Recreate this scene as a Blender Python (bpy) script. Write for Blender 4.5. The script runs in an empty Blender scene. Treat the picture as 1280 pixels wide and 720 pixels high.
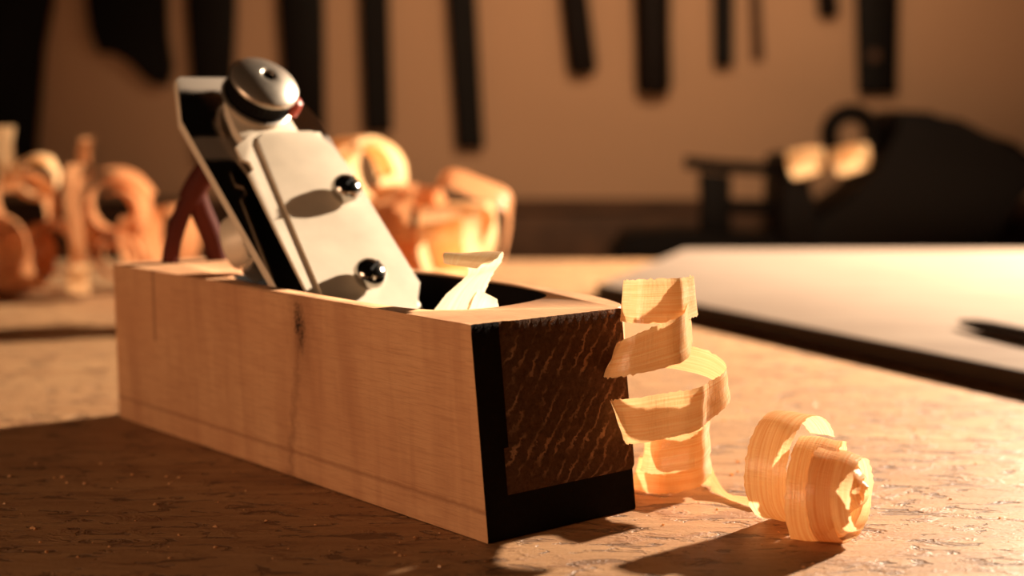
import bpy, bmesh, math, random
from mathutils import Vector, Matrix, noise
random.seed(7)
S = bpy.context.scene
COL = S.collection
PI = math.pi

# ------------------------------------------------------------------ camera
F, PITCH, H = 1891.0, math.radians(6.658), 0.1174
cam = bpy.data.cameras.new('camera'); co = bpy.data.objects.new('camera', cam); COL.objects.link(co)
co.location = (0, 0, H); co.rotation_euler = (PI/2 - PITCH, 0, 0)
cam.sensor_width = 36; cam.lens = F/1280*36; cam.clip_start = 0.01; cam.clip_end = 50
cam.dof.use_dof = True; cam.dof.focus_distance = 0.432; cam.dof.aperture_fstop = 7.2
S.camera = co
S.view_settings.view_transform = 'Standard'; S.view_settings.look = 'None'
S.view_settings.exposure = 0.06; S.view_settings.gamma = 1; S.view_settings.use_curve_mapping = False

def at(px, py, Y):                      # the point of the place seen at a pixel, at distance Y
    dx, dy = px-640, 360-py
    cp, sp = math.cos(PITCH), math.sin(PITCH)
    d = Vector((dx, F*cp + dy*sp, -F*sp + dy*cp))
    return Vector((0, 0, H)) + d*(Y/d.y)

# ------------------------------------------------------------------ object helpers
def tag(o, label=None, cat=None, group=None, kind=None):
    if label: o['label'] = label
    if cat: o['category'] = cat
    if group: o['group'] = group
    if kind: o['kind'] = kind
    return o
def empty(name, loc, rz=0, rot=None):
    o = bpy.data.objects.new(name, None); COL.objects.link(o)
    o.empty_display_size = .01
    o.location = loc; o.rotation_euler = rot or (0, 0, rz)
    return o
def obj(name, bm, mat, parent=None, smooth=True, angle=35):
    me = bpy.data.meshes.new(name)
    bmesh.ops.recalc_face_normals(bm, faces=bm.faces[:])
    if smooth:
        for f in bm.faces: f.smooth = True
        lim = math.radians(angle)
        for e in bm.edges:
            if len(e.link_faces) == 2 and e.calc_face_angle(0) > lim: e.smooth = False
    bm.to_mesh(me); bm.free()
    for m in (mat if isinstance(mat, (list, tuple)) else [mat]): me.materials.append(m)
    o = bpy.data.objects.new(name, me); COL.objects.link(o)
    if parent: o.parent = parent
    return o
def box(bm, x0, x1, y0, y1, z0, z1, bev=0):
    r = bmesh.ops.create_cube(bm, size=1)
    for v in r['verts']:
        v.co = Vector((x0 + (v.co.x+.5)*(x1-x0), y0 + (v.co.y+.5)*(y1-y0), z0 + (v.co.z+.5)*(z1-z0)))
    if bev:
        es = list({e for v in r['verts'] for e in v.link_edges})
        bmesh.ops.bevel(bm, geom=es, offset=bev, segments=2, affect='EDGES', profile=.5)
def loft(bm, rings, cap=True):
    vs = [[bm.verts.new(p) for p in r] for r in rings]
    n = len(vs[0])
    for a, b in zip(vs, vs[1:]):
        for i in range(n):
            bm.faces.new((a[i], a[(i+1) % n], b[(i+1) % n], b[i]))
    if cap:
        bm.faces.new(vs[0][::-1]); bm.faces.new(vs[-1])
    return vs
def lathe(bm, prof, origin, axis, seg=32):      # prof: (distance along the axis, radius)
    ax = Vector(axis).normalized(); q = ax.to_track_quat('Z', 'Y')
    o = Vector(origin)
    rings = [[o + q @ Vector((max(r, 1e-6)*math.cos(2*PI*i/seg), max(r, 1e-6)*math.sin(2*PI*i/seg), d)) for i in range(seg)] for d, r in prof]
    loft(bm, rings)
def tube(bm, pts, rad, seg=14):
    pts = [Vector(p) for p in pts]
    rad = rad if isinstance(rad, (list, tuple)) else [rad]*len(pts)
    rings = []; up = Vector((.31, .2, .93))
    for i, p in enumerate(pts):
        t = (pts[min(i+1, len(pts)-1)] - pts[max(i-1, 0)]).normalized()
        a = t.cross(up).normalized(); b = t.cross(a).normalized()
        rings.append([p + (a*math.cos(2*PI*k/seg) + b*math.sin(2*PI*k/seg))*rad[i] for k in range(seg)])
    loft(bm, rings)
def cat(ps, n):                                  # Catmull-Rom through tuples of floats / vectors
    out = []; m = len(ps)
    for i in range(m-1):
        p0, p1, p2, p3 = ps[max(i-1, 0)], ps[i], ps[i+1], ps[min(i+2, m-1)]
        for k in range(n):
            t = k/n
            out.append(tuple(.5*((2*b) + (c-a)*t + (2*a-5*b+4*c-d)*t*t + (3*b-a-3*c+d)*t*t*t) for a, b, c, d in zip(p0, p1, p2, p3)))
    out.append(tuple(ps[-1])); return out
def prism(bm, poly, d, bev=0, seg=2):            # poly: 3D points of one face; d: thickness vector
    d = Vector(d)
    a = [bm.verts.new(Vector(p)) for p in poly]; b = [bm.verts.new(Vector(p)+d) for p in poly]
    n = len(a); fs = [bm.faces.new(a[::-1]), bm.faces.new(b)]
    for i in range(n): fs.append(bm.faces.new((a[i], a[(i+1) % n], b[(i+1) % n], b[i])))
    if bev:
        es = list({e for f in fs[:2] for e in f.edges})
        bmesh.ops.bevel(bm, geom=es, offset=bev, segments=seg, affect='EDGES', profile=.5)

# ------------------------------------------------------------------ material helpers
class NT:
    def __init__(s, name):
        s.m = bpy.data.materials.new(name); s.m.use_nodes = True
        s.t = s.m.node_tree; s.t.nodes.clear()
        s.out = s.t.nodes.new('ShaderNodeOutputMaterial')
        s.tc = s.t.nodes.new('ShaderNodeTexCoord')
    def n(s, typ, ins=None, **kw):
        nd = s.t.nodes.new(typ)
        for k, v in kw.items(): setattr(nd, k, v)
        for k, v in (ins or {}).items():
            if isinstance(v, bpy.types.NodeSocket): s.t.links.new(v, nd.inputs[k])
            else: nd.inputs[k].default_value = v
        return nd
    def coord(s, scale=(1, 1, 1), kind='Object', loc=(0, 0, 0), rot=(0, 0, 0)):
        return s.n('ShaderNodeMapping', {'Vector': s.tc.outputs[kind], 'Scale': scale, 'Location': loc, 'Rotation': rot}).outputs[0]
    def noise(s, vec, scale, detail=4, rough=.55, dist=0):
        return s.n('ShaderNodeTexNoise', {'Vector': vec, 'Scale': scale, 'Detail': detail, 'Roughness': rough, 'Distortion': dist}).outputs['Fac']
    def ramp(s, fac, stops, mode='LINEAR'):
        nd = s.n('ShaderNodeValToRGB', {'Fac': fac}); cr = nd.color_ramp; cr.interpolation = mode
        while len(cr.elements) < len(stops): cr.elements.new(.5)
        for e, (p, c) in zip(cr.elements, stops):
            e.position = p; e.color = (c, c, c, 1) if isinstance(c, (int, float)) else (*c, 1)
        return nd.outputs[0]
    def math(s, op, a, b=0.0, c=0.0, clamp=False):
        nd = s.n('ShaderNodeMath', operation=op, use_clamp=clamp)
        for i, v in enumerate((a, b, c)):
            if isinstance(v, bpy.types.NodeSocket): s.t.links.new(v, nd.inputs[i])
            else: nd.inputs[i].default_value = v
        return nd.outputs[0]
    def mix(s, f, a, b, mode='MIX'):
        nd = s.n('ShaderNodeMix', data_type='RGBA', blend_type=mode)
        for k, v in ((0, f), (6, a), (7, b)):
            if isinstance(v, bpy.types.NodeSocket): s.t.links.new(v, nd.inputs[k])
            else: nd.inputs[k].default_value = v if k == 0 else ((*v, 1) if len(v) == 3 else v)
        return nd.outputs[2]
    def bump(s, h, strength, dist, prev=None):
        ins = {'Height': h, 'Strength': strength, 'Distance': dist}
        if prev is not None: ins['Normal'] = prev
        return s.n('ShaderNodeBump', ins).outputs[0]
    def bsdf(s, col, rough=.5, metal=0, nor=None, spec=.5, extra=None):
        ins = {'Base Color': col if isinstance(col, bpy.types.NodeSocket) else (*col, 1), 'Roughness': rough, 'Metallic': metal, 'Specular IOR Level': spec}
        if nor is not None: ins['Normal'] = nor
        ins.update(extra or {})
        b = s.n('ShaderNodeBsdfPrincipled', ins)
        s.t.links.new(b.outputs[0], s.out.inputs[0]); return s.m
    def xyz(s, vec):
        return s.n('ShaderNodeSeparateXYZ', {'Vector': vec}).outputs

def simple(name, col, rough=.5, metal=0, spec=.5, nscale=120, var=.25, bump=.1):
    t = NT(name); c = t.coord()
    n = t.noise(c, nscale, 5)
    col2 = tuple(x*(1-var) for x in col)
    return t.bsdf(t.mix(t.ramp(n, [(.3, 0), (.7, 1)]), col2, col), t.math('MULTIPLY_ADD', n, .2, rough-.1), metal, t.bump(n, bump, .0005), spec)

# ---- plane body wood (object coordinates: x across, y along, z up, in metres)
def mat_body():
    t = NT('beech_wood'); c = t.coord()
    g = t.noise(t.coord((200, 30, 160)), 3, 7, .65, .4)
    g2 = t.noise(t.coord((1500, 60, 1500)), 1.2, 3, .6)
    big = t.noise(t.coord((20, 12, 20)), 1.5, 3, .5)
    col = t.mix(t.ramp(g, [(.25, 0), (.75, 1)]), (.66, .34, .165), (.78, .44, .225))
    col = t.mix(t.ramp(big, [(.35, 0), (.7, .7)]), col, (.64, .31, .15))
    col = t.mix(t.math('MULTIPLY', t.ramp(g2, [(.5, 0), (.72, 1)]), .35), col, (.36, .15, .07))
    ver = t.noise(t.coord((40, 75, 9)), 1, 4, .6, .3)
    col = t.mix(t.math('MULTIPLY', t.ramp(ver, [(.45, 0), (.68, 1)]), .4), col, (.42, .17, .08))
    X, Y, Z = t.xyz(c)[:3]
    wob = t.math('MULTIPLY_ADD', t.noise(c, 220, 4, .7), .010, -.005)
    # knot and the crack running down from it
    ky = t.math('MULTIPLY', t.math('ADD', t.math('SUBTRACT', Y, KN[0]), wob), 260)
    kz = t.math('MULTIPLY', t.math('SUBTRACT', Z, KN[1]), 100)
    d = t.math('SQRT', t.math('ADD', t.math('MULTIPLY', ky, ky), t.math('MULTIPLY', kz, kz)))
    side = t.math('LESS_THAN', X, .004)
    knot = t.math('MULTIPLY', t.ramp(d, [(.25, 1), (1.0, .0)]), side)
    halo = t.math('MULTIPLY', t.ramp(t.math('MULTIPLY', d, .4), [(.1, .55), (1, 0)]), side)
    col = t.mix(halo, col, (.26, .095, .04))
    spot = t.ramp(t.noise(c, 900, 3, .7), [(.40, .2), (.55, 1)])
    knotm = t.math('MULTIPLY', knot, spot, 0, True)
    col = t.mix(knotm, col, (.02, .008, .005))
    def crack(y0, z0, y1, z1, w, wb, amt):
        nonlocal col
        yy = t.math('ADD', t.math('MULTIPLY_ADD', t.math('SUBTRACT', Z, z0), (y1-y0)/(z1-z0), y0), t.math('MULTIPLY', wob, wb))
        dd = t.math('ABSOLUTE', t.math('SUBTRACT', Y, yy))
        k = t.ramp(t.math('DIVIDE', dd, w), [(.1, 1), (1, 0)])
        zr = t.math('MULTIPLY', t.math('GREATER_THAN', Z, min(z0, z1)), t.math('LESS_THAN', Z, max(z0, z1)))
        k = t.math('MULTIPLY', t.math('MULTIPLY', k, zr), t.math('MULTIPLY', side, amt))
        col = t.mix(k, col, (.25, .10, .045)); return k
    k1 = crack(KN[0], KN[1], KN[0]+.011, .0, .0030, .9, .42)
    k2 = crack(.188, .061, .190, .034, .0012, .05, .8)
    # the long scribed line low on the side
    l = t.math('ABSOLUTE', t.math('SUBTRACT', Z, t.math('MULTIPLY_ADD', wob, .15, .0085)))
    k3 = t.math('MULTIPLY', t.math('MULTIPLY', t.ramp(t.math('DIVIDE', l, .0011), [(.1, 1), (1, 0)]), side), .5)
    col = t.mix(k3, col, (.30, .12, .055))
    nor = t.bump(g, .25, .0006); nor = t.bump(g2, .45, .0003, nor)
    hh = t.math('SUBTRACT', 1, t.math('ADD', t.math('MAXIMUM', knotm, t.math('MAXIMUM', k1, k2)), k3))
    nor = t.bump(hh, .5, .0006, nor)
    return t.bsdf(col, .62, 0, nor, .3)
def mat_end():
    t = NT('end_grain'); c = t.coord()
    w = t.n('ShaderNodeTexWave', {'Vector': t.coord((1, .1, 1), rot=(0, math.radians(-38), 0)), 'Scale': 75, 'Distortion': 6, 'Detail': 4, 'Detail Scale': 2.2, 'Detail Roughness': .7}, bands_direction='X').outputs['Fac']
    n = t.noise(c, 700, 5, .7)
    m = t.noise(c, 110, 3, .6)
    k = t.math('MULTIPLY', t.ramp(w, [(.80, 0), (.97, 1)]), t.ramp(m, [(.42, 0), (.62, 1)]))
    col = t.mix(t.ramp(n, [(.3, 0), (.7, 1)]), (.050, .023, .011), (.11, .052, .026))
    col = t.mix(t.math('MULTIPLY', k, .8), col, (.36, .19, .10))
    nor = t.bump(t.math('ADD', t.math('MULTIPLY', k, .7), n), .8, .0007)
    return t.bsdf(col, .85, 0, nor, .04)
def mat_black_wood():
    t = NT('black_wood'); c = t.coord()
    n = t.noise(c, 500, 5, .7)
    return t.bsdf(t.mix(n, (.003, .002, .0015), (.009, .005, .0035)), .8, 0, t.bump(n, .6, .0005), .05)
def mat_steel(name, col, rough, scratch=.15, diff=0):
    t = NT(name)
    n = t.noise(t.coord((120, 1500, 120)), 1, 4, .6)
    m = t.noise(t.coord(), 90, 4, .6)
    r = t.math('ADD', t.math('MULTIPLY', n, scratch), t.math('MULTIPLY_ADD', m, .12, rough-.1))
    c = t.mix(t.ramp(m, [(.35, 0), (.7, 1)]), tuple(x*.9 for x in col), col)
    return t.bsdf(c, r, 1.0-diff, t.bump(n, .08, .0002), .5)
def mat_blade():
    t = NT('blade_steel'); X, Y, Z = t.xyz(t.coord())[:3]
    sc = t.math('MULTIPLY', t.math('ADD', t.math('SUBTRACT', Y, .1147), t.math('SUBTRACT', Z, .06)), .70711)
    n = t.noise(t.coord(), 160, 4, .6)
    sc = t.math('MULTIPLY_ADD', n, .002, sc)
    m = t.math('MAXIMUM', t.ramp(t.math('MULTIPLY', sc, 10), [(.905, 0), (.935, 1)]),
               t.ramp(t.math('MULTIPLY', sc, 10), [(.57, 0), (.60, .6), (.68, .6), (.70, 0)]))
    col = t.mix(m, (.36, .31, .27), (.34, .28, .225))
    # polished steel; two matt bands painted in to stand for its reflections
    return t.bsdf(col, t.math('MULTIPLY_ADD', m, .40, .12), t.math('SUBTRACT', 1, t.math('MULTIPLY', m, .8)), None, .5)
def mat_bench():
    t = NT('worn_bench_wood'); c = t.coord()
    g = t.noise(t.coord((3.0, 26, 3)), 3, 7, .62, 1.0)
    sp = t.noise(t.coord((16, 60, 16)), 2.5, 6, .7, .6)
    big = t.noise(c, 7, 4, .6)
    pit = t.noise(t.coord((75, 170, 75)), 1.0, 4, .62, .8)
    fine = t.noise(c, 600, 5, .7)
    patch = t.ramp(t.noise(t.coord((48, 95, 48), loc=(.3, .1, 0)), 1.0, 5, .68, .5), [(.53, 0), (.63, 1)])
    col = t.mix(t.ramp(g, [(.3, 0), (.7, 1)]), (.31, .152, .063), (.52, .31, .145))
    col = t.mix(t.math('MULTIPLY', patch, .6), col, (.17, .075, .037))
    col = t.mix(t.ramp(big, [(.35, 0), (.75, .6)]), col, (.33, .155, .07))
    col = t.mix(t.math('MULTIPLY', t.ramp(sp, [(.55, 0), (.72, 1)]), .55), col, (.16, .07, .032))
    pk = t.ramp(pit, [(.385, 1), (.43, 0)])
    col = t.mix(t.math('MULTIPLY', pk, .65), col, (.08, .035, .018))
    col = t.mix(t.math('MULTIPLY', t.ramp(fine, [(.45, 0), (.75, 1)]), .25), col, (.20, .09, .04))
    nor = t.bump(t.math('SUBTRACT', t.math('MULTIPLY', g, .5), pk), .7, .0016)
    nor = t.bump(sp, .5, .0012, nor)
    nor = t.bump(patch, .35, .0010, nor)
    nor = t.bump(fine, .5, .00035, nor)
    return t.bsdf(col, t.math('MULTIPLY_ADD', fine, .2, .42), 0, nor, .4)
def mat_board():
    t = NT('pale_board_wood')
    g = t.noise(t.coord((4, 26, 4), rot=(0, 0, .3)), 3, 6, .6, .6)
    fine = t.noise(t.coord((40, 300, 40)), 2, 4, .6)
    col = t.mix(t.ramp(g, [(.3, 0), (.7, 1)]), (.24, .17, .125), (.33, .245, .18))
    return t.bsdf(col, .55, 0, t.bump(fine, .2, .0005), .35)
def mat_shaving(name, a, b, trans=.5):
    t = NT(name)
    uv = t.n('ShaderNodeUVMap').outputs[0]
    g = t.noise(t.n('ShaderNodeMapping', {'Vector': uv, 'Scale': (40, 14, 1)}).outputs[0], 1, 5, .6, .3)
    ribs = t.noise(t.n('ShaderNodeMapping', {'Vector': uv, 'Scale': (1500, 3, 1)}).outputs[0], 1, 2, .5)
    lng = t.noise(t.n('ShaderNodeMapping', {'Vector': uv, 'Scale': (25, 22, 1)}).outputs[0], 1.0, 4, .6, .2)
    col = t.mix(t.ramp(t.math('MULTIPLY_ADD', lng, .6, t.math('MULTIPLY', g, .4)), [(.32, 0), (.62, 1)]), a, b)
    nor = t.bump(ribs, .35, .0004); nor = t.bump(lng, .35, .0004, nor)
    d = t.n('ShaderNodeBsdfPrincipled', {'Base Color': col, 'Roughness': .24, 'Normal': nor, 'Specular IOR Level': 1.0})
    tr = t.n('ShaderNodeBsdfTranslucent', {'Color': col, 'Normal': nor})
    mx = t.n('ShaderNodeMixShader', {0: trans, 1: d.outputs[0], 2: tr.outputs[0]})
    t.t.links.new(mx.outputs[0], t.out.inputs[0]); return t.m
def mat_wall():
    t = NT('tan_plaster'); c = t.coord()
    n = t.noise(c, 5, 4); f = t.noise(c, 160, 4)
    return t.bsdf(t.mix(n, (.50, .30, .18), (.58, .36, .22)), .85, 0, t.bump(f, .2, .001), .2)

KN = (.0905, .050)
M = dict(body=mat_body(), end=mat_end(), bwood=mat_black_wood(),
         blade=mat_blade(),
         cap=mat_steel('brushed_steel', (.92, .78, .60), .42, .12, .9),
         chrome=mat_steel('chrome', (.5, .47, .43), .14, .05),
         nickel=mat_steel('satin_nickel', (.62, .54, .45), .34, .08, .15),
         bench=mat_bench(), board=mat_board(), wall=mat_wall(),
         shav=mat_shaving('pale_shaving', (.88, .43, .16), (1, .72, .38), .30),
         shav2=mat_shaving('golden_shaving', (.84, .43, .17), (1, .76, .44), .52),
         shav3=mat_shaving('cream_shaving', (.92, .66, .38), (1, .84, .60), .6),
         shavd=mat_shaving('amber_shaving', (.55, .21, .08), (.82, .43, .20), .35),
         redb=simple('bright_red_plastic', (.55, .06, .03), .4), red=simple('dull_red_paint', (.085, .016, .009), .65, 0, .12),
         black=simple('black_iron', (.005, .0035, .003), .6, 0, .12, 90),
         dsteel=simple('dark_steel', (.006, .004, .003), .6, 0, .12, 60),
         dwood=simple('dark_handle_wood', (.009, .005, .0035), .6, 0, .12, 60),
         back2=simple('shade_edge', (.03, .017, .010), .6, 0, .25, 200), back=simple('dark_board_wood', (.15, .075, .040), .65, 0, .25, 25, .6),
         drod=simple('dark_rod_wood', (.02, .013, .010), .5, 0, .3),
         floor=simple('concrete_floor', (.12, .09, .07), .9, 0, .1, 8))

# ------------------------------------------------------------------ setting
bm = bmesh.new(); box(bm, -1.6, 1.6, 1.50, 1.60, -.85, 1.6)
tag(obj('wall_back', bm, M['wall']), kind='structure')
bm = bmesh.new(); box(bm, -1.6, 1.6, -.8, 1.60, -.90, -.85)
tag(obj('floor', bm, M['floor']), kind='structure')

# ------------------------------------------------------------------ workbench
wb = empty('workbench', (0, .5, 0))
tag(wb, 'worn brown wooden workbench with pitted top under everything', 'workbench')
def wbm(): return bmesh.new()
bm = wbm(); box(bm, -1.0, 1.0, -.6, .697, -.045, 0, .001); obj('bench_top', bm, M['bench'], wb)
bm = wbm(); box(bm, -1.0, 1.0, .6975, .965, -.060, -.030); obj('tool_tray', bm, M['back'], wb)
bm = wbm()
box(bm, -1.0, 1.0, .966, .999, -.060, .020, .003); box(bm, -1.0, 1.0, .960, .9985, .021, .0315, .002)
o = obj('back_board', bm, M['back'], wb); tag(o, 'dark plank along the rear edge of the bench')
for sx in (-.93, .93):
    for sy in (-.5, .6):
        bm = wbm(); box(bm, sx-.04, sx+.04, sy-.04, sy+.04, -.85, -.0605 if sy > .5 else -.0455, .002)
        obj('leg', bm, M['back'], wb)

# ------------------------------------------------------------------ the wooden hand plane
PO = Vector((-.0065, .4014, .0003)); PR_ = math.radians(40.1)
W_ = Vector((math.cos(PR_), math.sin(PR_), 0)); U_ = Vector((-math.sin(PR_), math.cos(PR_), 0))
def pw(w, l, z): return PO + W_*(w*.001) + U_*(l*.001) + Vector((0, 0, z*.001))
plane = empty('hand_plane', PO, PR_)
tag(plane, 'wooden bench hand plane with steel iron and lever cap on the workbench', 'hand plane')
mm = .001
def body():
    # perimeter (W, L) bottom and top, in mm
    per = []
    N = 34
    for i in range(N+1):
        a = i/N; per.append(('f', (56.5*a, 0), (-2.4 + 55.5*a, 4.5)))
    far_b = [(57.5, 3), (60, 12), (65, 25), (68.5, 40), (71, 60), (73, 110), (71.5, 170), (64, 215), (54, 226)]
    far_t = [(58.5, 8), (62.5, 15), (66.5, 26), (69, 40), (71, 60), (73, 110), (71, 170), (62.5, 213), (52, 222)]
    fb = cat([(56.5, 0)] + far_b + [(40, 227.6)], 6)[1:]; ft = cat([(53.1, 4.5)] + far_t + [(40, 223)], 6)[1:]
    for b, t in zip(fb, ft): per.append(('s', b, t))
    for i in range(1, 9):
        a = i/8; per.append(('r', (40-37*a, 227.6), (40-40*a, 223)))
    rb = cat([(3, 227.6), (.9, 226.6), (0, 224)], 4)[1:]; rt = cat([(0, 223), (-2, 222), (-2.9, 219)], 4)[1:]
    for b, t in zip(rb, rt): per.append(('n', b, t))
    for i in range(1, 46):
        a = i/46; y = 224*(1-a)
        per.append(('n', (0, y), (-2.9 + .5*a, 219 + (4.5-219)*a)))
    zs = [0, .8] + [2 + i*1.45 for i in range(39)] + [59.2, 60]
    rings = []
    cx, cy = 30, 112
    for k, z in enumerate(zs):
        r = []
        f = z/60
        for i, (kind, b, t) in enumerate(per):
            w = b[0] + (t[0]-b[0])*f; l = b[1] + (t[1]-b[1])*f
            if kind == 'f':
                strip = 10 - 1.5*(1-f)
                low = 12.6
                if w > strip and z > low:
                    l -= 1.1*min(1, (w-strip)/1.2)*min(1, (z-low)/1.2)
                if i == 0: l += (.25 if k % 2 else -.15); w += (.22 if k % 2 else -.08)
                if z > 59: l += (.28 if i % 2 else -.18)
            if kind == 'n' and z > 58:
                w += .8*max(0, noise.noise(Vector((l*.06, z*.3, 3))))*((z-58)/2)
            if z == 60 or z == 0:
                dw, dl = cx-w, cy-l; n = math.hypot(dw, dl)
                ins = .7 if z == 60 else .5
                w += dw/n*ins; l += dl/n*ins if kind != 'f' else .3
            r.append(Vector((w*mm, l*mm, z*mm)))
        rings.append(r)
    bm = bmesh.new(); vs = loft(bm, rings)
    nf = 34
    for k in range(len(vs)-1):
        for i in range(nf):
            fc = next(f for f in vs[k][i].link_faces if vs[k+1][i+1] in f.verts and vs[k][i+1] in f.verts and vs[k+1][i] in f.verts)
            w = 56.5*(i+.5)/nf; z = (zs[k]+zs[k+1])/2
            fc.material_index = 2 if (w < 10 - 1.5*(1-z/60) or z < 12.6) else 1  # left strip and bottom band: chamfer shade painted in black
    return bm
bd = obj('body', body(), [M['body'], M['end'], M['bwood']], plane, angle=40)
# the throat cut through the top
op = [(27, 29), (15, 31), (6.8, 40), (4.0, 60), (3.6, 90), (3.8, 118), (5.5, 140), (11, 153), (30, 158), (52, 154), (61, 135), (66, 105), (66.5, 85), (64.5, 62), (58, 42), (44, 33)]
opc = cat(op + [op[0]], 5)[:-1]
bm = bmesh.new()
loft(bm, [[Vector(((x if d == 0 else 32+(x-32)*.86)*mm, (y if d == 0 else 95+(y-95)*.72)*mm, z*mm)) for x, y in opc] for d, z in ((0, 65), (0, 58), (1, 11))])
cut = obj('cutter', bm, M['bwood'], plane)
md = bd.modifiers.new('b', 'BOOLEAN'); md.object = cut; md.operation = 'DIFFERENCE'; md.solver = 'EXACT'
bpy.context.view_layer.update()
dg = bpy.context.evaluated_depsgraph_get()
nm = bpy.data.meshes.new_from_object(bd.evaluated_get(dg)); nm.name = 'body'
bd.modifiers.clear(); bd.data = nm
bpy.data.objects.remove(cut)
# interior faces of the throat take the black wood colour
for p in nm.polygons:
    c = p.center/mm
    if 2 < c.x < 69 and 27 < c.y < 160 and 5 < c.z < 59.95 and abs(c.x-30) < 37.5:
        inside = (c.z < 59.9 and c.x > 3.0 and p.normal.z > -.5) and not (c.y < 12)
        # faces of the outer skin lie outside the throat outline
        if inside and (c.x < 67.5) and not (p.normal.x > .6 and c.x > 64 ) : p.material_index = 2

TH = math.radians(45)
DS = Vector((0, math.cos(TH), math.sin(TH))); DN = Vector((0, -math.sin(TH), math.cos(TH)))
B0 = Vector((0, 114.7, 60))
def bl(s, w, off=0):                       # along the iron, across it, out from its face (mm) -> plane-local metres
    return (B0 + DS*s + Vector((w, 0, 0)) + DN*off)*mm
def plate(poly, off, th, bev=.3):
    bm = bmesh.new(); prism(bm, [bl(s, w, off) for s, w in poly], DN*th*mm, bev*mm); return bm
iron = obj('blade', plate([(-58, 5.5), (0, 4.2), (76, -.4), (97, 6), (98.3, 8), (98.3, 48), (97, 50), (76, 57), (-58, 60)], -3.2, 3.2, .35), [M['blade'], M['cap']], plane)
for p in iron.data.polygons:
    if p.normal.x < -.3: p.material_index = 1
tag(iron, 'polished steel cutting iron')
obj('cap_iron', plate([(-52, 10), (-9, 8.6), (18, 8.9), (43.5, 9.4), (45, 12.4), (48.8, 12.4), (50, 9.6), (56, 9.8), (62.5, 19.0), (62.5, 47), (-52, 50)], 6.5, 1.3, .2), [M['cap'], M['dsteel']], plane)
ci = plane.children[-1] if False else bpy.data.objects['cap_iron']
for p in ci.data.polygons:
    if p.normal.dot(DN) < -.5: p.material_index = 1  # underside coloured dark to put shade into the gap
lev = obj('lever_cap', plate([(-46, 12.5), (-12, 13), (57, 18.4), (59.8, 20), (62.3, 24), (62.5, 43), (59, 46), (55.7, 48.2), (45.8, 50.4), (-10, 53.0), (-19, 47), (-46, 44)], 7.82, .7, .2), M['cap'], plane)
obj('lever_neck', plate([(48, 17), (66, 14.5), (76, 15.5), (88, 20), (93, 27), (88, 35), (76, 39), (62, 39.5), (48, 40)], 2.6, 3.6, .5), M['cap'], plane)
# shank between the iron and the cap
bm = bmesh.new(); lathe(bm, [(0, 4), (4.7*1, 4)], (0, 0, 0), (0, 0, 1), 20); bm.free()
bm = bmesh.new(); lathe(bm, [(d*mm, r*mm) for d, r in ((0.02, 5), (2.6, 5))], bl(70, 28, 0), DN, 24); obj('bolt', bm, M['nickel'], plane)
# thumb knob: lipped skirt and a domed head with a dimple
K0 = bl(79, 28, 6.2)
bm = bmesh.new()
lathe(bm, [(d*mm, r*mm) for d, r in ((0, 6), (.2, 12.4), (1.0, 13.2), (1.6, 13.2), (2.1, 12.4), (2.3, 11.4), (8.6, 11.6), (9.0, 12.6), (9.8, 12.7), (10.6, 12.0), (11.9, 10.0), (13.0, 7.4), (13.6, 5.0), (13.9, 3.4), (13.8, 2.7), (13.2, 2.2), (12.3, 1.9), (12.1, .6), (12.1, 0))], K0, DN, 56)
kn = obj('knob', bm, [M['nickel'], M['black']], plane, angle=50)
for p in kn.data.polygons:
    d = (p.center - K0).dot(DN)/mm; rr = ((p.center - K0) - DN*d*mm).length/mm
    if 2.1 < d < 8.8 or (d > 12 and rr < 2.4): p.material_index = 1  # skirt painted black in place of its shade; dimple black too
tag(kn, 'domed metal thumb knob with a dimple')
bm = bmesh.new()
for k in range(40):
    a = 2*PI*k/40; q = DN.to_track_quat('Z', 'Y')
    p = K0 + q @ Vector((11.6*mm*math.cos(a), 11.6*mm*math.sin(a), 2.7*mm))
    tube(bm, [p, p + DN*5.4*mm], .40*mm, 6)
obj('knurling', bm, M['black'], kn)
# the red tip beside the knob
bm = bmesh.new(); lathe(bm, [(d*mm, r*mm) for d, r in ((0, 2.0), (.6, 2.8), (4, 3.1), (6, 2.8), (7, 1.6), (7.3, 0))], bl(73, 39.2, 6.0), DN + DS*.3 + Vector((.25, 0, 0)), 24)
o = obj('stop_button', bm, M['redb'], plane); tag(o, 'small red button beside the knob')
# two slotted round-head screws
for s, w, rr in ((31, 41, 5.2), (-7, 32, 5.4)):
    b0 = bl(s, w, 8.6)
    bm = bmesh.new(); lathe(bm, [(d*mm, r*mm*rr/5.2) for d, r in ((0, 3.6), (1.8, 3.6), (1.9, 4.9), (2.7, 5.4), (4.6, 5.3), (6.0, 4.7), (7.1, 3.4), (7.7, 1.8), (7.9, 0))], b0, DN, 32)
    sc = obj('screw', bm, M['chrome'], plane, angle=60)
    bm = bmesh.new(); c = b0 + DN*7.72*mm; X = Vector((1, 0, 0))
    e = (X*.8 + DS*.6).normalized(); g = DN.cross(e).normalized()
    prism(bm, [c + e*3*mm + g*.4*mm, c - e*3*mm + g*.4*mm, c - e*3*mm - g*.4*mm, c + e*3*mm - g*.4*mm], DN*.22*mm)
    obj('slot', bm, M['black'], sc)
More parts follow.
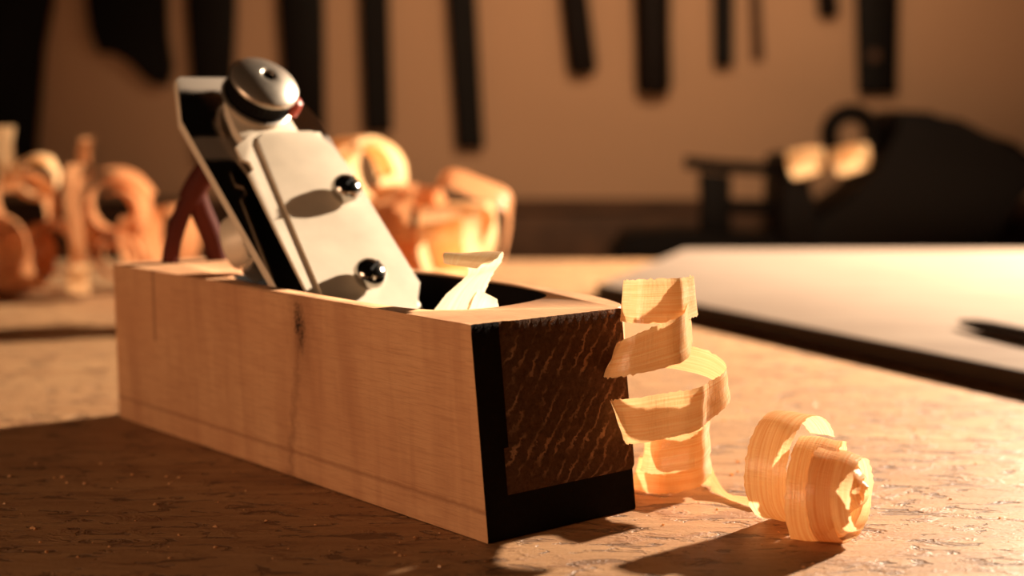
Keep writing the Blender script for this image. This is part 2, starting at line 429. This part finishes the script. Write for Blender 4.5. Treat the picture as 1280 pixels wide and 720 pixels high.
# depth adjuster behind the iron
A0 = Vector((17, 160, 71))*mm; AX = Vector((-.55, .70, -.25)).normalized()
bm = bmesh.new(); lathe(bm, [(d*mm, r*mm) for d, r in ((-6, 3), (-6, 8.8), (-5, 9.6), (1.5, 9.8), (3.0, 9.2), (3.3, 7.6), (3.3, 3), (4.5, 2.6), (4.6, 0))], A0, AX, 40)
o = obj('adjuster_nut', bm, M['cap'], plane); tag(o, 'round steel adjusting nut')
bm = bmesh.new(); lathe(bm, [(d*mm, r*mm) for d, r in ((-26, 2.4), (-6.05, 2.4))], A0, AX, 16); obj('threaded_rod', bm, M['nickel'], plane)
bm = bmesh.new(); lathe(bm, [(d*mm, r*mm) for d, r in ((0, 2.8), (.4, 3.6), (6, 3.8), (6.5, 3.2), (6.6, 0))], Vector((13, 138, 61))*mm, (-.6, .2, .6), 24); obj('bolt', bm, M['nickel'], plane)
# red forked bracket standing on the rear of the body
bm = bmesh.new()
st = [(53, 176, 114), (46, 182, 112), (36, 190, 106), (29, 198, 98), (25, 203, 91), (22.5, 206, 84)]
st = cat(st, 5); tube(bm, [Vector(p)*mm for p in st], [4.6*mm]*len(st), 16)
obj('bracket_stem', bm, M['red'], plane)
lg = cat([(23.5, 205, 87), (21, 206.5, 82), (18, 208, 74), (16, 209, 66), (15, 209, 60.1)], 5)
bm = bmesh.new(); tube(bm, [Vector(p)*mm for p in lg], [3.3*mm]*len(lg), 14); obj('bracket_leg', bm, M['red'], plane)
lg = cat([(23.5, 205, 88), (27, 206.5, 80), (32, 208, 70), (35, 209, 60.1)], 5)
bm = bmesh.new(); tube(bm, [Vector(p)*mm for p in lg], [4.2*mm]*len(lg), 14); obj('bracket_leg', bm, M['red'], plane)

# ------------------------------------------------------------------ wood shavings
def ribbon(name, frames, mat, label, n=8, cross=8, jag=.0002, cup=.04, group=None, seed=0, cat_='wood shaving'):
    """frames: (cx,cy,cz, wx,wy,wz) centre and half-width vector, world metres"""
    fr = cat([tuple(f) for f in frames], n)
    org = Vector(fr[0][:3]); low = min(Vector(f[:3]).z for f in fr); org = Vector((org.x, org.y, max(low, 0)))
    bm = bmesh.new(); uvl = bm.loops.layers.uv.new('UVMap')
    rows = []; L = 0; prev = None; Ls = []
    for i, f in enumerate(fr):
        c = Vector(f[:3]); w = Vector(f[3:6])
        if prev is not None: L += (c-prev).length
        prev = c; Ls.append(L)
        t = (Vector(fr[min(i+1, len(fr)-1)][:3]) - Vector(fr[max(i-1, 0)][:3]))
        nrm = t.cross(w)
        nrm = nrm.normalized() if nrm.length > 1e-12 else Vector((0, 0, 1))
        row = []
        for k in range(cross+1):
            a = k/cross*2-1
            j = 0
            if abs(a) == 1: j = jag*2*(noise.noise(Vector((L*900, seed*3.1, a*5))) )/max(w.length, 1e-6)
            wav = noise.noise(Vector((L*60, a*1.2, seed)))*.0006
            p = c + w*(a + j) + nrm*(cup*w.length*(1-a*a) + wav*min(1, w.length/.004))
            if p.z < .0002: p.z = .0002
            row.append(bm.verts.new(p - org))
        rows.append(row)
    for i in range(len(rows)-1):
        for k in range(cross):
            f = bm.faces.new((rows[i][k], rows[i][k+1], rows[i+1][k+1], rows[i+1][k]))
            for lp, (a, b) in zip(f.loops, ((i, k), (i, k+1), (i+1, k+1), (i+1, k))):
                lp[uvl].uv = (Ls[a], b/cross + seed)
    me = bpy.data.meshes.new(name)
    for f in bm.faces: f.smooth = True
    bm.to_mesh(me); bm.free(); me.materials.append(mat)
    o = bpy.data.objects.new(name, me); COL.objects.link(o); o.location = org
    return tag(o, label, cat_, group)

# tall spiral standing at the corner of the plane
keys = [  # turns, px, py, Y of the turn's centre, radius, half width (mm), outward flare of the lower edge
 (-.14, 832, 372, .430, 12.0, 5.2, .1), (0, 826, 371, .430, 9.2, 5.8, .15), (.25, 822, 371, .430, 9.0, 6.2, .1), (.5, 820, 376, .430, 9.4, 6.0, .12), (.75, 819, 386, .430, 9.8, 5.8, .12),
 (1.0, 818, 400, .429, 10.8, 5.8, .1), (1.2, 816, 421, .426, 12.0, 6.2, .2), (1.35, 813, 438, .4255, 12.9, 5.6, .4), (1.43, 814, 446, .4255, 13.0, 5.2, .5), (1.55, 820, 449, .427, 11.8, 4.8, .4), (1.75, 826, 452, .428, 12.6, 4.8, .6), (1.9, 834, 464, .429, 15.6, 4.8, .35),
 (2.0, 838, 484, .430, 16.4, 4.8, .1), (2.1, 832, 498, .430, 13.6, 5.8, 0), (2.25, 828, 509, .430, 12.4, 6.6, -.05), (2.42, 829, 521, .430, 14.2, 6.8, -.25), (2.5, 831, 526, .431, 13.6, 6.2, -.35), (2.75, 838, 540, .438, 11.2, 5.2, -.2), (3.0, 845, 545, .444, 10.3, 5.0, 0),
 (3.25, 845, 557, .448, 9.8, 5.4, .05), (3.5, 845, 569, .452, 9.8, 5.0, .1), (3.75, 848, 572, .456, 9.6, 4.6, .1), (4.0, 851, 576, .458, 9.2, 4.2, .0), (4.25, 851, 589, .460, 8.6, 4.4, -.1), (4.45, 848, 592, .461, 9.8, 5.4, .1), (4.58, 840, 598, .461, 11.6, 6.0, .35), (4.75, 850, 595, .462, 8.4, 4.6, .1), (5.0, 853, 596, .462, 9.2, 3.6, 0)]
fr = []
for rev, px, py, Y_, r, hw, fl in cat(keys, 5):
    a = -2*PI*rev
    rad = Vector((math.cos(a), math.sin(a), 0))
    def face(th, k):
        d = math.cos(a - math.radians(th)); return r*k/d if d > .3 else 9e9
    r = min(r*1.07, face(-19, .94), face(-95, .97), face(-165, .98), face(110, .97))
    c = at(px, py, Y_) + rad*r*mm
    fr.append((*c, *((Vector((0, 0, 1)) - rad*fl).normalized()*hw*mm)))
# unrolled tail trailing over the bench to the lying curl
def fa(px, py, Y, wv): return (*at(px, py, Y), *wv)
fr += [fa(891, 605, .460, (.0005, .001, .0036)), fa(899, 614, .455, (-.0006, .001, .0034)), fa(913, 627, .449, (-.0010, .0006, .0026)), fa(932, 632, .443, (-.0004, .001, .0025)), fa(950, 636, .438, (0, .001, .0026))]
ribbon('wood_shaving', fr, M['shav'], 'tall spiral wood shaving standing upright against the front corner of the plane', n=3, jag=.00035, seed=1)

# lying curl
def coil(center, axis, keys, th0, dirn=1):
    A = Vector(axis).normalized(); e1 = Vector((-A.y, A.x, 0)).normalized(); e2 = A.cross(e1)
    if e2.z < 0: e2 = -e2
    out = []
    for rev, ax, r, hw, tilt, dz in cat(keys, 5):
        a = th0 + dirn*2*PI*rev; rad = e1*math.cos(a) + e2*math.sin(a)
        c = Vector(center) + A*ax*mm + rad*r*mm + Vector((0, 0, dz*mm))
        out.append((*c, *((A - rad*tilt).normalized()*hw*mm)))
    return out
kz = [  # rev, px, py, Y of the turn's centre, r, half width, tilt of the outer edge inward
 (-.12, 1000, 576, .424, 17.5, 4.0, .1), (-.02, 990, 580, .425, 16.0, 5.4, .1), (.08, 984, 583, .426, 15.0, 6.0, .0), (.25, 982, 585, .426, 14.8, 6.2, .0), (.5, 984, 586, .425, 14.8, 6.2, 0), (.75, 996, 592, .421, 14.4, 6, .0),
 (1.0, 1018, 606, .4155, 13.6, 6.2, .0), (1.25, 1030, 618, .4115, 13.0, 6.4, .1), (1.5, 1035, 622, .4100, 12.8, 6.6, .18), (1.75, 1041, 622, .4090, 12.8, 6.6, .12), (2.0, 1047, 621, .4080, 12.7, 6.4, .15), (2.25, 1053, 620, .407, 12.3, 6.0, .25), (2.5, 1058, 619, .4062, 11.4, 5.6, .45), (2.75, 1062, 618, .4056, 9.8, 5.0, .8), (3.0, 1065, 617, .405, 8.0, 4.4, 1.0), (3.3, 1068, 615, .4045, 6.2, 3.8, 1.0), (3.65, 1071, 614, .404, 4.6, 3.4, .8), (4.0, 1073, 613, .404, 3.2, 3.2, .5), (4.5, 1075, 612, .4038, 1.8, 3, .2)]
fr = []
A = Vector((.84, -.54, 0)).normalized(); e1 = Vector((-A.y, A.x, 0)); e2 = Vector((0, 0, 1))
for rev, px, py, Y, rad_, hw, tilt in cat(kz, 6):
    a = math.radians(58) + 2*PI*rev; rad = e1*math.cos(a) + e2*math.sin(a)
    fr.append((*(at(px, py, Y) + rad*rad_*mm), *((A - rad*tilt).normalized()*hw*mm)))
ribbon('wood_shaving', fr, M['shav2'], 'rolled wood shaving lying on its side on the bench at the right front', n=3, jag=.0003, seed=4)

# shaving in the throat of the plane
def PP(w, l, z): return pw(w, l, z)
fr = [fa(560, 408, .470, (.0075, -.001, 0)), fa(570, 388, .466, (.0072, -.001, .0005)), fa(583, 364, .463, (.0062, -.001, .0010)), fa(597, 346, .461, (.0050, -.001, .0014)), fa(606, 333, .461, (.0050, -.001, .0016)),
      fa(604, 321, .459, (.0062, -.001, .0008)), fa(596, 316, .455, (.0076, -.003, .0006)), fa(588, 319, .451, (.0080, -.003, -.0004)), fa(582, 326, .4490, (.0068, -.003, -.0006)), fa(577, 333, .4495, (.0052, -.002, -.0006))]
ribbon('wood_shaving', fr, M['shav3'], 'short pale shaving curling up out of the throat of the plane', n=8, seed=9)
fr = [fa(600, 402, .458, (.0045, -.003, -.0006)), fa(603, 386, .457, (.0045, -.003, -.0008)), fa(607, 376, .456, (.0040, -.003, -.0012)), fa(610, 368, .456, (.0028, -.002, -.0012))]
ribbon('wood_shaving', fr, M['shav3'], 'small torn shaving scrap low in the throat of the plane', n=8, seed=11)

# blurred heaps behind
def curl(px, py, Y, R, w, axis, turns, th0, label, mat='shavd', grow=1.0, rise=0.0, seed=0, group=None, dirn=1):
    c = at(px, py, Y)
    ks = []; n = max(4, int(turns*4)+1)
    for i in range(n):
        f = i/(n-1); ks.append((turns*f, rise*(f-.5)*2, R*(1 + (grow-1)*f), w, .1*math.sin(i), 0))
    lowest = c.z - R*mm*max(1, grow) - .0
    if lowest < .001 : c.z += .001 - lowest
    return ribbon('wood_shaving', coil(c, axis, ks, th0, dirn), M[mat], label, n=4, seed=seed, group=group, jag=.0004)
def strip(pts, Y, w, label, mat='shavd', seed=0, group=None, wv=(0, 1, .2)):
    v = Vector(wv).normalized()
    fr = [(*at(x, y, Y + dy), *(v*w*mm)) for x, y, dy in pts]
    return ribbon('wood_shaving', fr, M[mat], label, n=8, seed=seed, group=group, jag=.0004)
GL = 'wood shavings heaped behind the plane on the left'
GR = 'wood shavings heaped behind the plane iron'
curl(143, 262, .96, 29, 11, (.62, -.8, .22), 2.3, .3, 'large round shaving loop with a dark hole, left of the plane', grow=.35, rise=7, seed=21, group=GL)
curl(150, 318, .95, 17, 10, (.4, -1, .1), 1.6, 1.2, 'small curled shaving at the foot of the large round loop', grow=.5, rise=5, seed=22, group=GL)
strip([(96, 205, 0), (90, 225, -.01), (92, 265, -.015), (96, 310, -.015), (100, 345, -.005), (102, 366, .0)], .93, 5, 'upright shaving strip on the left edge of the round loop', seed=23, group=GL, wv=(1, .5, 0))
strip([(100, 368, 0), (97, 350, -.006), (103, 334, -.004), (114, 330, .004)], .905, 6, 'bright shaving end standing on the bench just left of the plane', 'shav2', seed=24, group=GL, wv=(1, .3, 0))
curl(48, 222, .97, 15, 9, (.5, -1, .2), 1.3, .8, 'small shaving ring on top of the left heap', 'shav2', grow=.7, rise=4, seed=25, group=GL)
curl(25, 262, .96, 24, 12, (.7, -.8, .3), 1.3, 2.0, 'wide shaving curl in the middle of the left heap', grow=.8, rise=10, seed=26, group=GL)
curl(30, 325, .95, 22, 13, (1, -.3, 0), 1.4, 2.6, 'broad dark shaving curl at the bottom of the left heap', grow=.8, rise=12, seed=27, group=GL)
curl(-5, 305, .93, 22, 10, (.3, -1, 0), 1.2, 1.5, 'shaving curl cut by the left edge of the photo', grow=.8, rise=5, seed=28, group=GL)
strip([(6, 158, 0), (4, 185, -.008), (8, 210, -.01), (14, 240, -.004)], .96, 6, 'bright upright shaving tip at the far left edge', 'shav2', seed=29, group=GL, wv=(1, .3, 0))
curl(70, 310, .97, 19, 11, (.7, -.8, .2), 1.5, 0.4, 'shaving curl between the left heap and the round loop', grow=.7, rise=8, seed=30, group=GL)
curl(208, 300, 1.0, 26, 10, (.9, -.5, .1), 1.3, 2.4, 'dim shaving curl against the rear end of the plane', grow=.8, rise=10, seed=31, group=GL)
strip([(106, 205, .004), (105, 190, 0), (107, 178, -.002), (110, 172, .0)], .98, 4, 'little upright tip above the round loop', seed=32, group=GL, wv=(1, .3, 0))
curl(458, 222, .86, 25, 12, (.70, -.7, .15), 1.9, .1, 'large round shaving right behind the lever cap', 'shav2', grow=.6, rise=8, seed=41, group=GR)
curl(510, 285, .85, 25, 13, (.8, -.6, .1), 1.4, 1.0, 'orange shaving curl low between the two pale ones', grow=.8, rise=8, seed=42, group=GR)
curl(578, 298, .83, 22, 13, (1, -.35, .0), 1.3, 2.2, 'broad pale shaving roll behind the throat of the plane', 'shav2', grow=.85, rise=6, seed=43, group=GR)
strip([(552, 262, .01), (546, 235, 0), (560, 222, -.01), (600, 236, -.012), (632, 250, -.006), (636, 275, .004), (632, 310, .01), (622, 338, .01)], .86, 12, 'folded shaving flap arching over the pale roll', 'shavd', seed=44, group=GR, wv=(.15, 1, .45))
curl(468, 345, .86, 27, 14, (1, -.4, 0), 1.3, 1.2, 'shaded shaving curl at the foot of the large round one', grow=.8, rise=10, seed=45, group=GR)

curl(556, 352, .87, 26, 14, (1, -.3, 0), 1.3, 2.0, 'shaving curl under the pale roll, mostly hidden by the plane', grow=.8, rise=10, seed=46, group=GR)
# sawdust crumbs scattered on the bench
bm = bmesh.new()
for i in range(150):
    if i < 90: x, y = random.uniform(-.17, .0), random.uniform(.37, .50)
    else: x, y = random.uniform(.03, .16), random.uniform(.38, .62)
    q = (Vector((x, y, 0)) - PO); lw, ll = q.dot(W_)*1000, q.dot(U_)*1000
    if -3 < lw < 76 and -3 < ll < 232: continue
    s = random.uniform(.00015, .00055)
    r = bmesh.ops.create_icosphere(bm, subdivisions=1, radius=s)
    for v in r['verts']:
        v.co = Vector((v.co.x*random.uniform(.6, 1.8) + x, v.co.y*random.uniform(.6, 1.6) + y, max(v.co.z + s*.6, 0.0)))
tag(obj('sawdust', bm, M['shav2']), 'pale sawdust crumbs scattered on the bench around the plane', 'sawdust', kind='stuff')

# ------------------------------------------------------------------ pale board and the dark rod on it
bm = bmesh.new()
pts = [(.055, .945), (.4175, .22), (.95, .5), (.95, 1.185), (.135, 1.185)]
prism(bm, [Vector((x, y, .0002)) for x, y in pts], (0, 0, .0095), .0008)
brd = tag(obj('wooden_board', bm, M['board']), 'pale flat wooden board lying on the bench at the right', 'board')
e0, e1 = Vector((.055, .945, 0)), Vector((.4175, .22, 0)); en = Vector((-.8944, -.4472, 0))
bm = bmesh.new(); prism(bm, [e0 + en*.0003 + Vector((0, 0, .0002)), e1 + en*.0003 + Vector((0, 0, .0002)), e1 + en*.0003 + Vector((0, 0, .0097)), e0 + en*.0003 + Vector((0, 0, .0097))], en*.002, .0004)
tag(obj('edge_shade', bm, M['back2'], brd), 'added dark strip for shade along the front edge of the board')  # added strip, its dark colour stands in for shade on the edge
bm = bmesh.new()
def onz(px, py, z): 
    d = at(px, py, 1.0) - Vector((0, 0, H)); t = (z-H)/d.z; return Vector((0, 0, H)) + d*t
a = onz(1198, 402, .0130); b = onz(1330, 429, .0138)
dr = (b-a).normalized()
lathe(bm, [(0, .0006), (.004, .0016), (.016, .0030), (.026, .0035), (.16, .0037), (.163, .0034), (.1635, 0)], a, dr, 20)
o = obj('pointed_rod', bm, M['drod']); tag(o, 'slim dark pointed rod lying on the pale board at the right edge', 'marking tool')

# ------------------------------------------------------------------ tools hanging on the back wall
rail = empty('tool_rack', (0, 1.5, .33)); tag(rail, 'dark wooden tool rack fixed to the back wall above the hanging tools', 'tool rack')
bm = bmesh.new(); box(bm, -.75, .75, -.045, -.0005, -.012, .012, .002); obj('rail', bm, M['back'], rail)
TY = 1.478
def hang(name, cxs, w0, w1, ybot, shape, label, catn='tool', group=None, mat='dsteel', tw=8):
    """cxs: px centre at y=0 and at the bottom; w0,w1 px widths; tip at px row ybot"""
    TY = 1.4997 - (max(w0, w1)*1.485/F/2 if shape == 'round' else .0142)
    top = at(cxs[0], 0, TY); bot = at(cxs[1], ybot, TY); k = TY/F
    ax = (top-bot).normalized()
    L = (.318 - bot.z)/ax.z
    t = empty(name, bot); tag(t, label, catn, group)
    bm = bmesh.new(); Wb, Wt = w1*k/2, w0*k/2
    Y = Vector((0, 1, 0)); X = Vector((1, 0, 0)); th = tw*mm/2
    if shape == 'round':
        n = 10; prof = [(0, Wb*.55), (Wb*.15, Wb*.85), (Wb*.5, Wb), (L*.3, Wb*.98), (L*.55, Wt*1.0), (L*.8, Wt*.92), (L, Wt*.8)]
        lathe(bm, prof, (0, 0, 0), ax, 28); obj('handle', bm, M[mat], t)
    elif shape == 'flat':
        sec = [(0, Wb*.92), (.004, Wb), (L*.6, Wt), (L, Wt)]
        rings = []
        for j, (d, w) in enumerate(sec):
            c = ax*d; tt = th*(.25 if j == 0 else 1)
            rings.append([c + X*sx*w*f + Y*sy*tt for sx, sy, f in ((-1, -.5, 1), (-1, .5, 1), (-.8, 1, 1), (.8, 1, 1), (1, .5, 1), (1, -.5, 1), (.8, -1, 1), (-.8, -1, 1))])
        loft(bm, rings); obj('blade', bm, M[mat], t)
    # upper end gripped in the rack, out of frame
    bm = bmesh.new(); p = ax*L
    lathe(bm, [(0.0002, Wt*.75), (.004, Wt*.85), (.008, .008), (.030, .011), (.09, .014), (.12, .012), (.124, 0)], p, ax, 20)
    obj('grip' , bm, M['dwood'], t)
    return t
GT = 'dark tools hanging on the back wall'
hang('file', (264, 268), 62, 40, 205, 'flat', 'broad dark file hanging just left of the plane knob', 'file', GT)
hang('chisel', (376, 384), 56, 46, 205, 'flat', 'wide dark chisel hanging right behind the plane knob', 'chisel', GT)
hang('chisel', (468, 473), 36, 34, 166, 'flat', 'dark chisel hanging above the round shaving behind the lever cap', 'chisel', GT)
hang('file', (577, 588), 36, 34, 187, 'flat', 'long dark file reaching lowest, above the right shaving heap', 'file', GT)
hang('screwdriver', (718, 729), 34, 36, 94, 'round', 'short dark round-ended handle hanging left of the wider one at mid wall', 'screwdriver', GT, 'dwood')
hang('rasp', (815, 817), 46, 44, 119, 'round', 'thick dark round-ended handle hanging at the middle of the wall', 'rasp', GT, 'dwood')
hang('punch', (904, 904), 26, 24, 84, 'flat', 'narrow black punch hanging right of the thick round handle', 'punch', GT, tw=12)
o = hang('awl', (944, 947), 13, 15, 76, 'round', 'thin brown awl hanging beside the narrow black punch', 'awl', GT, 'back')
hang('screwdriver', (1034, 1036), 28, 26, 23, 'round', 'dark handle tip just showing at the top edge right of centre', 'screwdriver', GT, 'dwood')
t = hang('paring_chisel', (1096, 1096), 54, 48, 118, 'flat', 'broad black chisel hanging above the vise', 'chisel', GT, tw=10)
bm = bmesh.new(); p = at(1091, 70, t.location.y) - t.location
lathe(bm, [(0, .004), (.001, .006), (.0025, .0055), (.003, 0)], p + Vector((0, -.0052, 0)), (0, -1, 0), 16); o = obj('rivet', bm, M['back'], t)
def hangpoly(name, pix, label, catn, th=.012, mat='black', back=.0):
    TY = 1.4997 - th/2 - .0152
    c = at(*pix[-1], TY); t = empty(name, c); tag(t, label, catn, GT)
    bm = bmesh.new(); prism(bm, [at(x, y, TY) - c for x, y in pix], (0, th, 0), .002)
    obj('blade', bm, M[mat], t)
    x0 = min(p[0] for p in pix if p[1] < -60); x1 = max(p[0] for p in pix if p[1] < -60)
    bm = bmesh.new(); top = max((at(x, y, TY).z for x, y in pix)); 
    cx = at((x0+x1)/2, 0, TY).x
    lathe(bm, [(0, .013), (.01, .015), (.10, .013), (.13, .015), (.134, 0)], Vector((cx, TY + th/2, top)) - c, (0, 0, 1), 20)
    obj('handle', bm, M['dwood'], t)
    return t
hangpoly('hand_saw', [(-60, -105), (60, -105), (64, 0), (52, 60), (47, 130), (40, 205), (-40, 235), (-60, 235)], 'big black saw blade hanging at the far left edge', 'saw')
hangpoly('hatchet', [(112, -105), (204, -105), (206, 40), (213, 85), (206, 108), (186, 104), (160, 74), (140, 64), (122, 66), (112, 40), (106, 0)], 'broad black hatchet head with a slanted lower edge hanging at the left', 'hatchet', .02)

# ------------------------------------------------------------------ bench vise on the tray at the right rear
VY = 1.31
v0 = at(1090, 360, VY); v0.z = -.030
vise = empty('bench_vise', v0); tag(vise, 'black iron bench vise silhouetted at the right rear of the bench', 'vise')
def vp(x, y, dy=0): 
    p = at(x, y, VY); p.y += dy; return p - v0
def vpoly(name, pix, y0, y1, bev=.004, mat='black'):
    bm = bmesh.new(); prism(bm, [vp(x, y, y0) for x, y in pix], (0, y1-y0, 0), bev); return obj(name, bm, M[mat], vise)
vpoly('body', [(1100, 146), (1112, 138), (1150, 140), (1176, 160), (1215, 166), (1250, 176), (1284, 202), (1278, 226), (1238, 268), (1192, 312), (1180, 351), (1000, 351), (985, 300), (1012, 262), (1060, 232), (1094, 214)], -.045, .045, .008)
vpoly('jaw', [(968, 196), (984, 190), (996, 200), (1004, 250), (1012, 351), (972, 351), (965, 260)], -.05, .05, .004)
vpoly('base', [(762, 314), (782, 288), (850, 284), (985, 292), (1192, 318), (1192, 350.5), (772, 350.5)], -.040, .040, .004)
vpoly('front_post', [(874, 215), (912, 218), (912, 300), (905, 330), (872, 330), (876, 260)], -.012, .012, .003)
bm = bmesh.new(); tube(bm, [vp(856, 203), vp(905, 208), vp(1000, 214)], .0055, 16); obj('guide_bar', bm, M['black'], vise)
bm = bmesh.new(); tube(bm, [vp(905, 255), vp(960, 258), vp(1010, 262)], .0050, 16); obj('screw_bar', bm, M['black'], vise)
bm = bmesh.new()
c = vp(1060, 168, -.01); R = .0185
ring = [c + Vector((math.cos(a)*R, 0, math.sin(a)*R*1.0)) for a in [2*PI*i/24 for i in range(24)]]
rr = .008; seg = 12
rings = []
for i in range(24):
    a = 2*PI*i/24; e = Vector((math.cos(a), 0, math.sin(a)))
    rings.append([bm.verts.new(c + e*R + e*rr*math.cos(b) + Vector((0, 1, 0))*rr*1.4*math.sin(b)) for b in [2*PI*k/seg for k in range(seg)]])
for i in range(24):
    for k in range(seg):
        bm.faces.new((rings[i][k], rings[i][(k+1) % seg], rings[(i+1) % 24][(k+1) % seg], rings[(i+1) % 24][k]))
obj('ring_handle', bm, M['black'], vise)
curl(1008, 203, 1.25, 12, 11, (.9, -.4, .2), 1.2, 1.0, 'pale shaving lying on the vise jaw, left of its neighbour', 'shav2', grow=.8, rise=4, seed=51, group='shavings on the vise')
curl(1066, 198, 1.25, 12, 11, (.8, -.5, .2), 1.2, 2.0, 'pale shaving resting on the vise under the ring handle', 'shav2', grow=.8, rise=4, seed=52, group='shavings on the vise')

# ------------------------------------------------------------------ light
def light(name, typ, loc, target, power, col, **kw):
    l = bpy.data.lights.new(name, typ); l.energy = power; l.color = col
    for k, v in kw.items(): setattr(l, k, v)
    o = bpy.data.objects.new(name, l); COL.objects.link(o); o.location = loc
    o.rotation_euler = (Vector(target) - Vector(loc)).to_track_quat('-Z', 'Y').to_euler(); return o
light('key_lamp', 'SPOT', (.89, 1.245, .57), (-.04, .47, 0), 290, (1, .81, .61), spot_size=math.radians(75), spot_blend=.2, shadow_soft_size=.022)
light('wall_fill', 'SPOT', (.13, .74, .40), (.08, 1.5, .17), 11.5, (1, .68, .42), spot_size=math.radians(72), spot_blend=1.0, shadow_soft_size=.05)  # added unseen spot, fills in the pool of light on the wall
light('soft_fill', 'AREA', (-.47, .02, .17), (-.08, .47, .03), 1.5, (1, .60, .35), shape='RECTANGLE', size=.30, size_y=.20)
w = bpy.data.worlds.new('world'); S.world = w; w.use_nodes = True
w.node_tree.nodes['Background'].inputs[0].default_value = (1, .62, .38, 1)
w.node_tree.nodes['Background'].inputs[1].default_value = .004
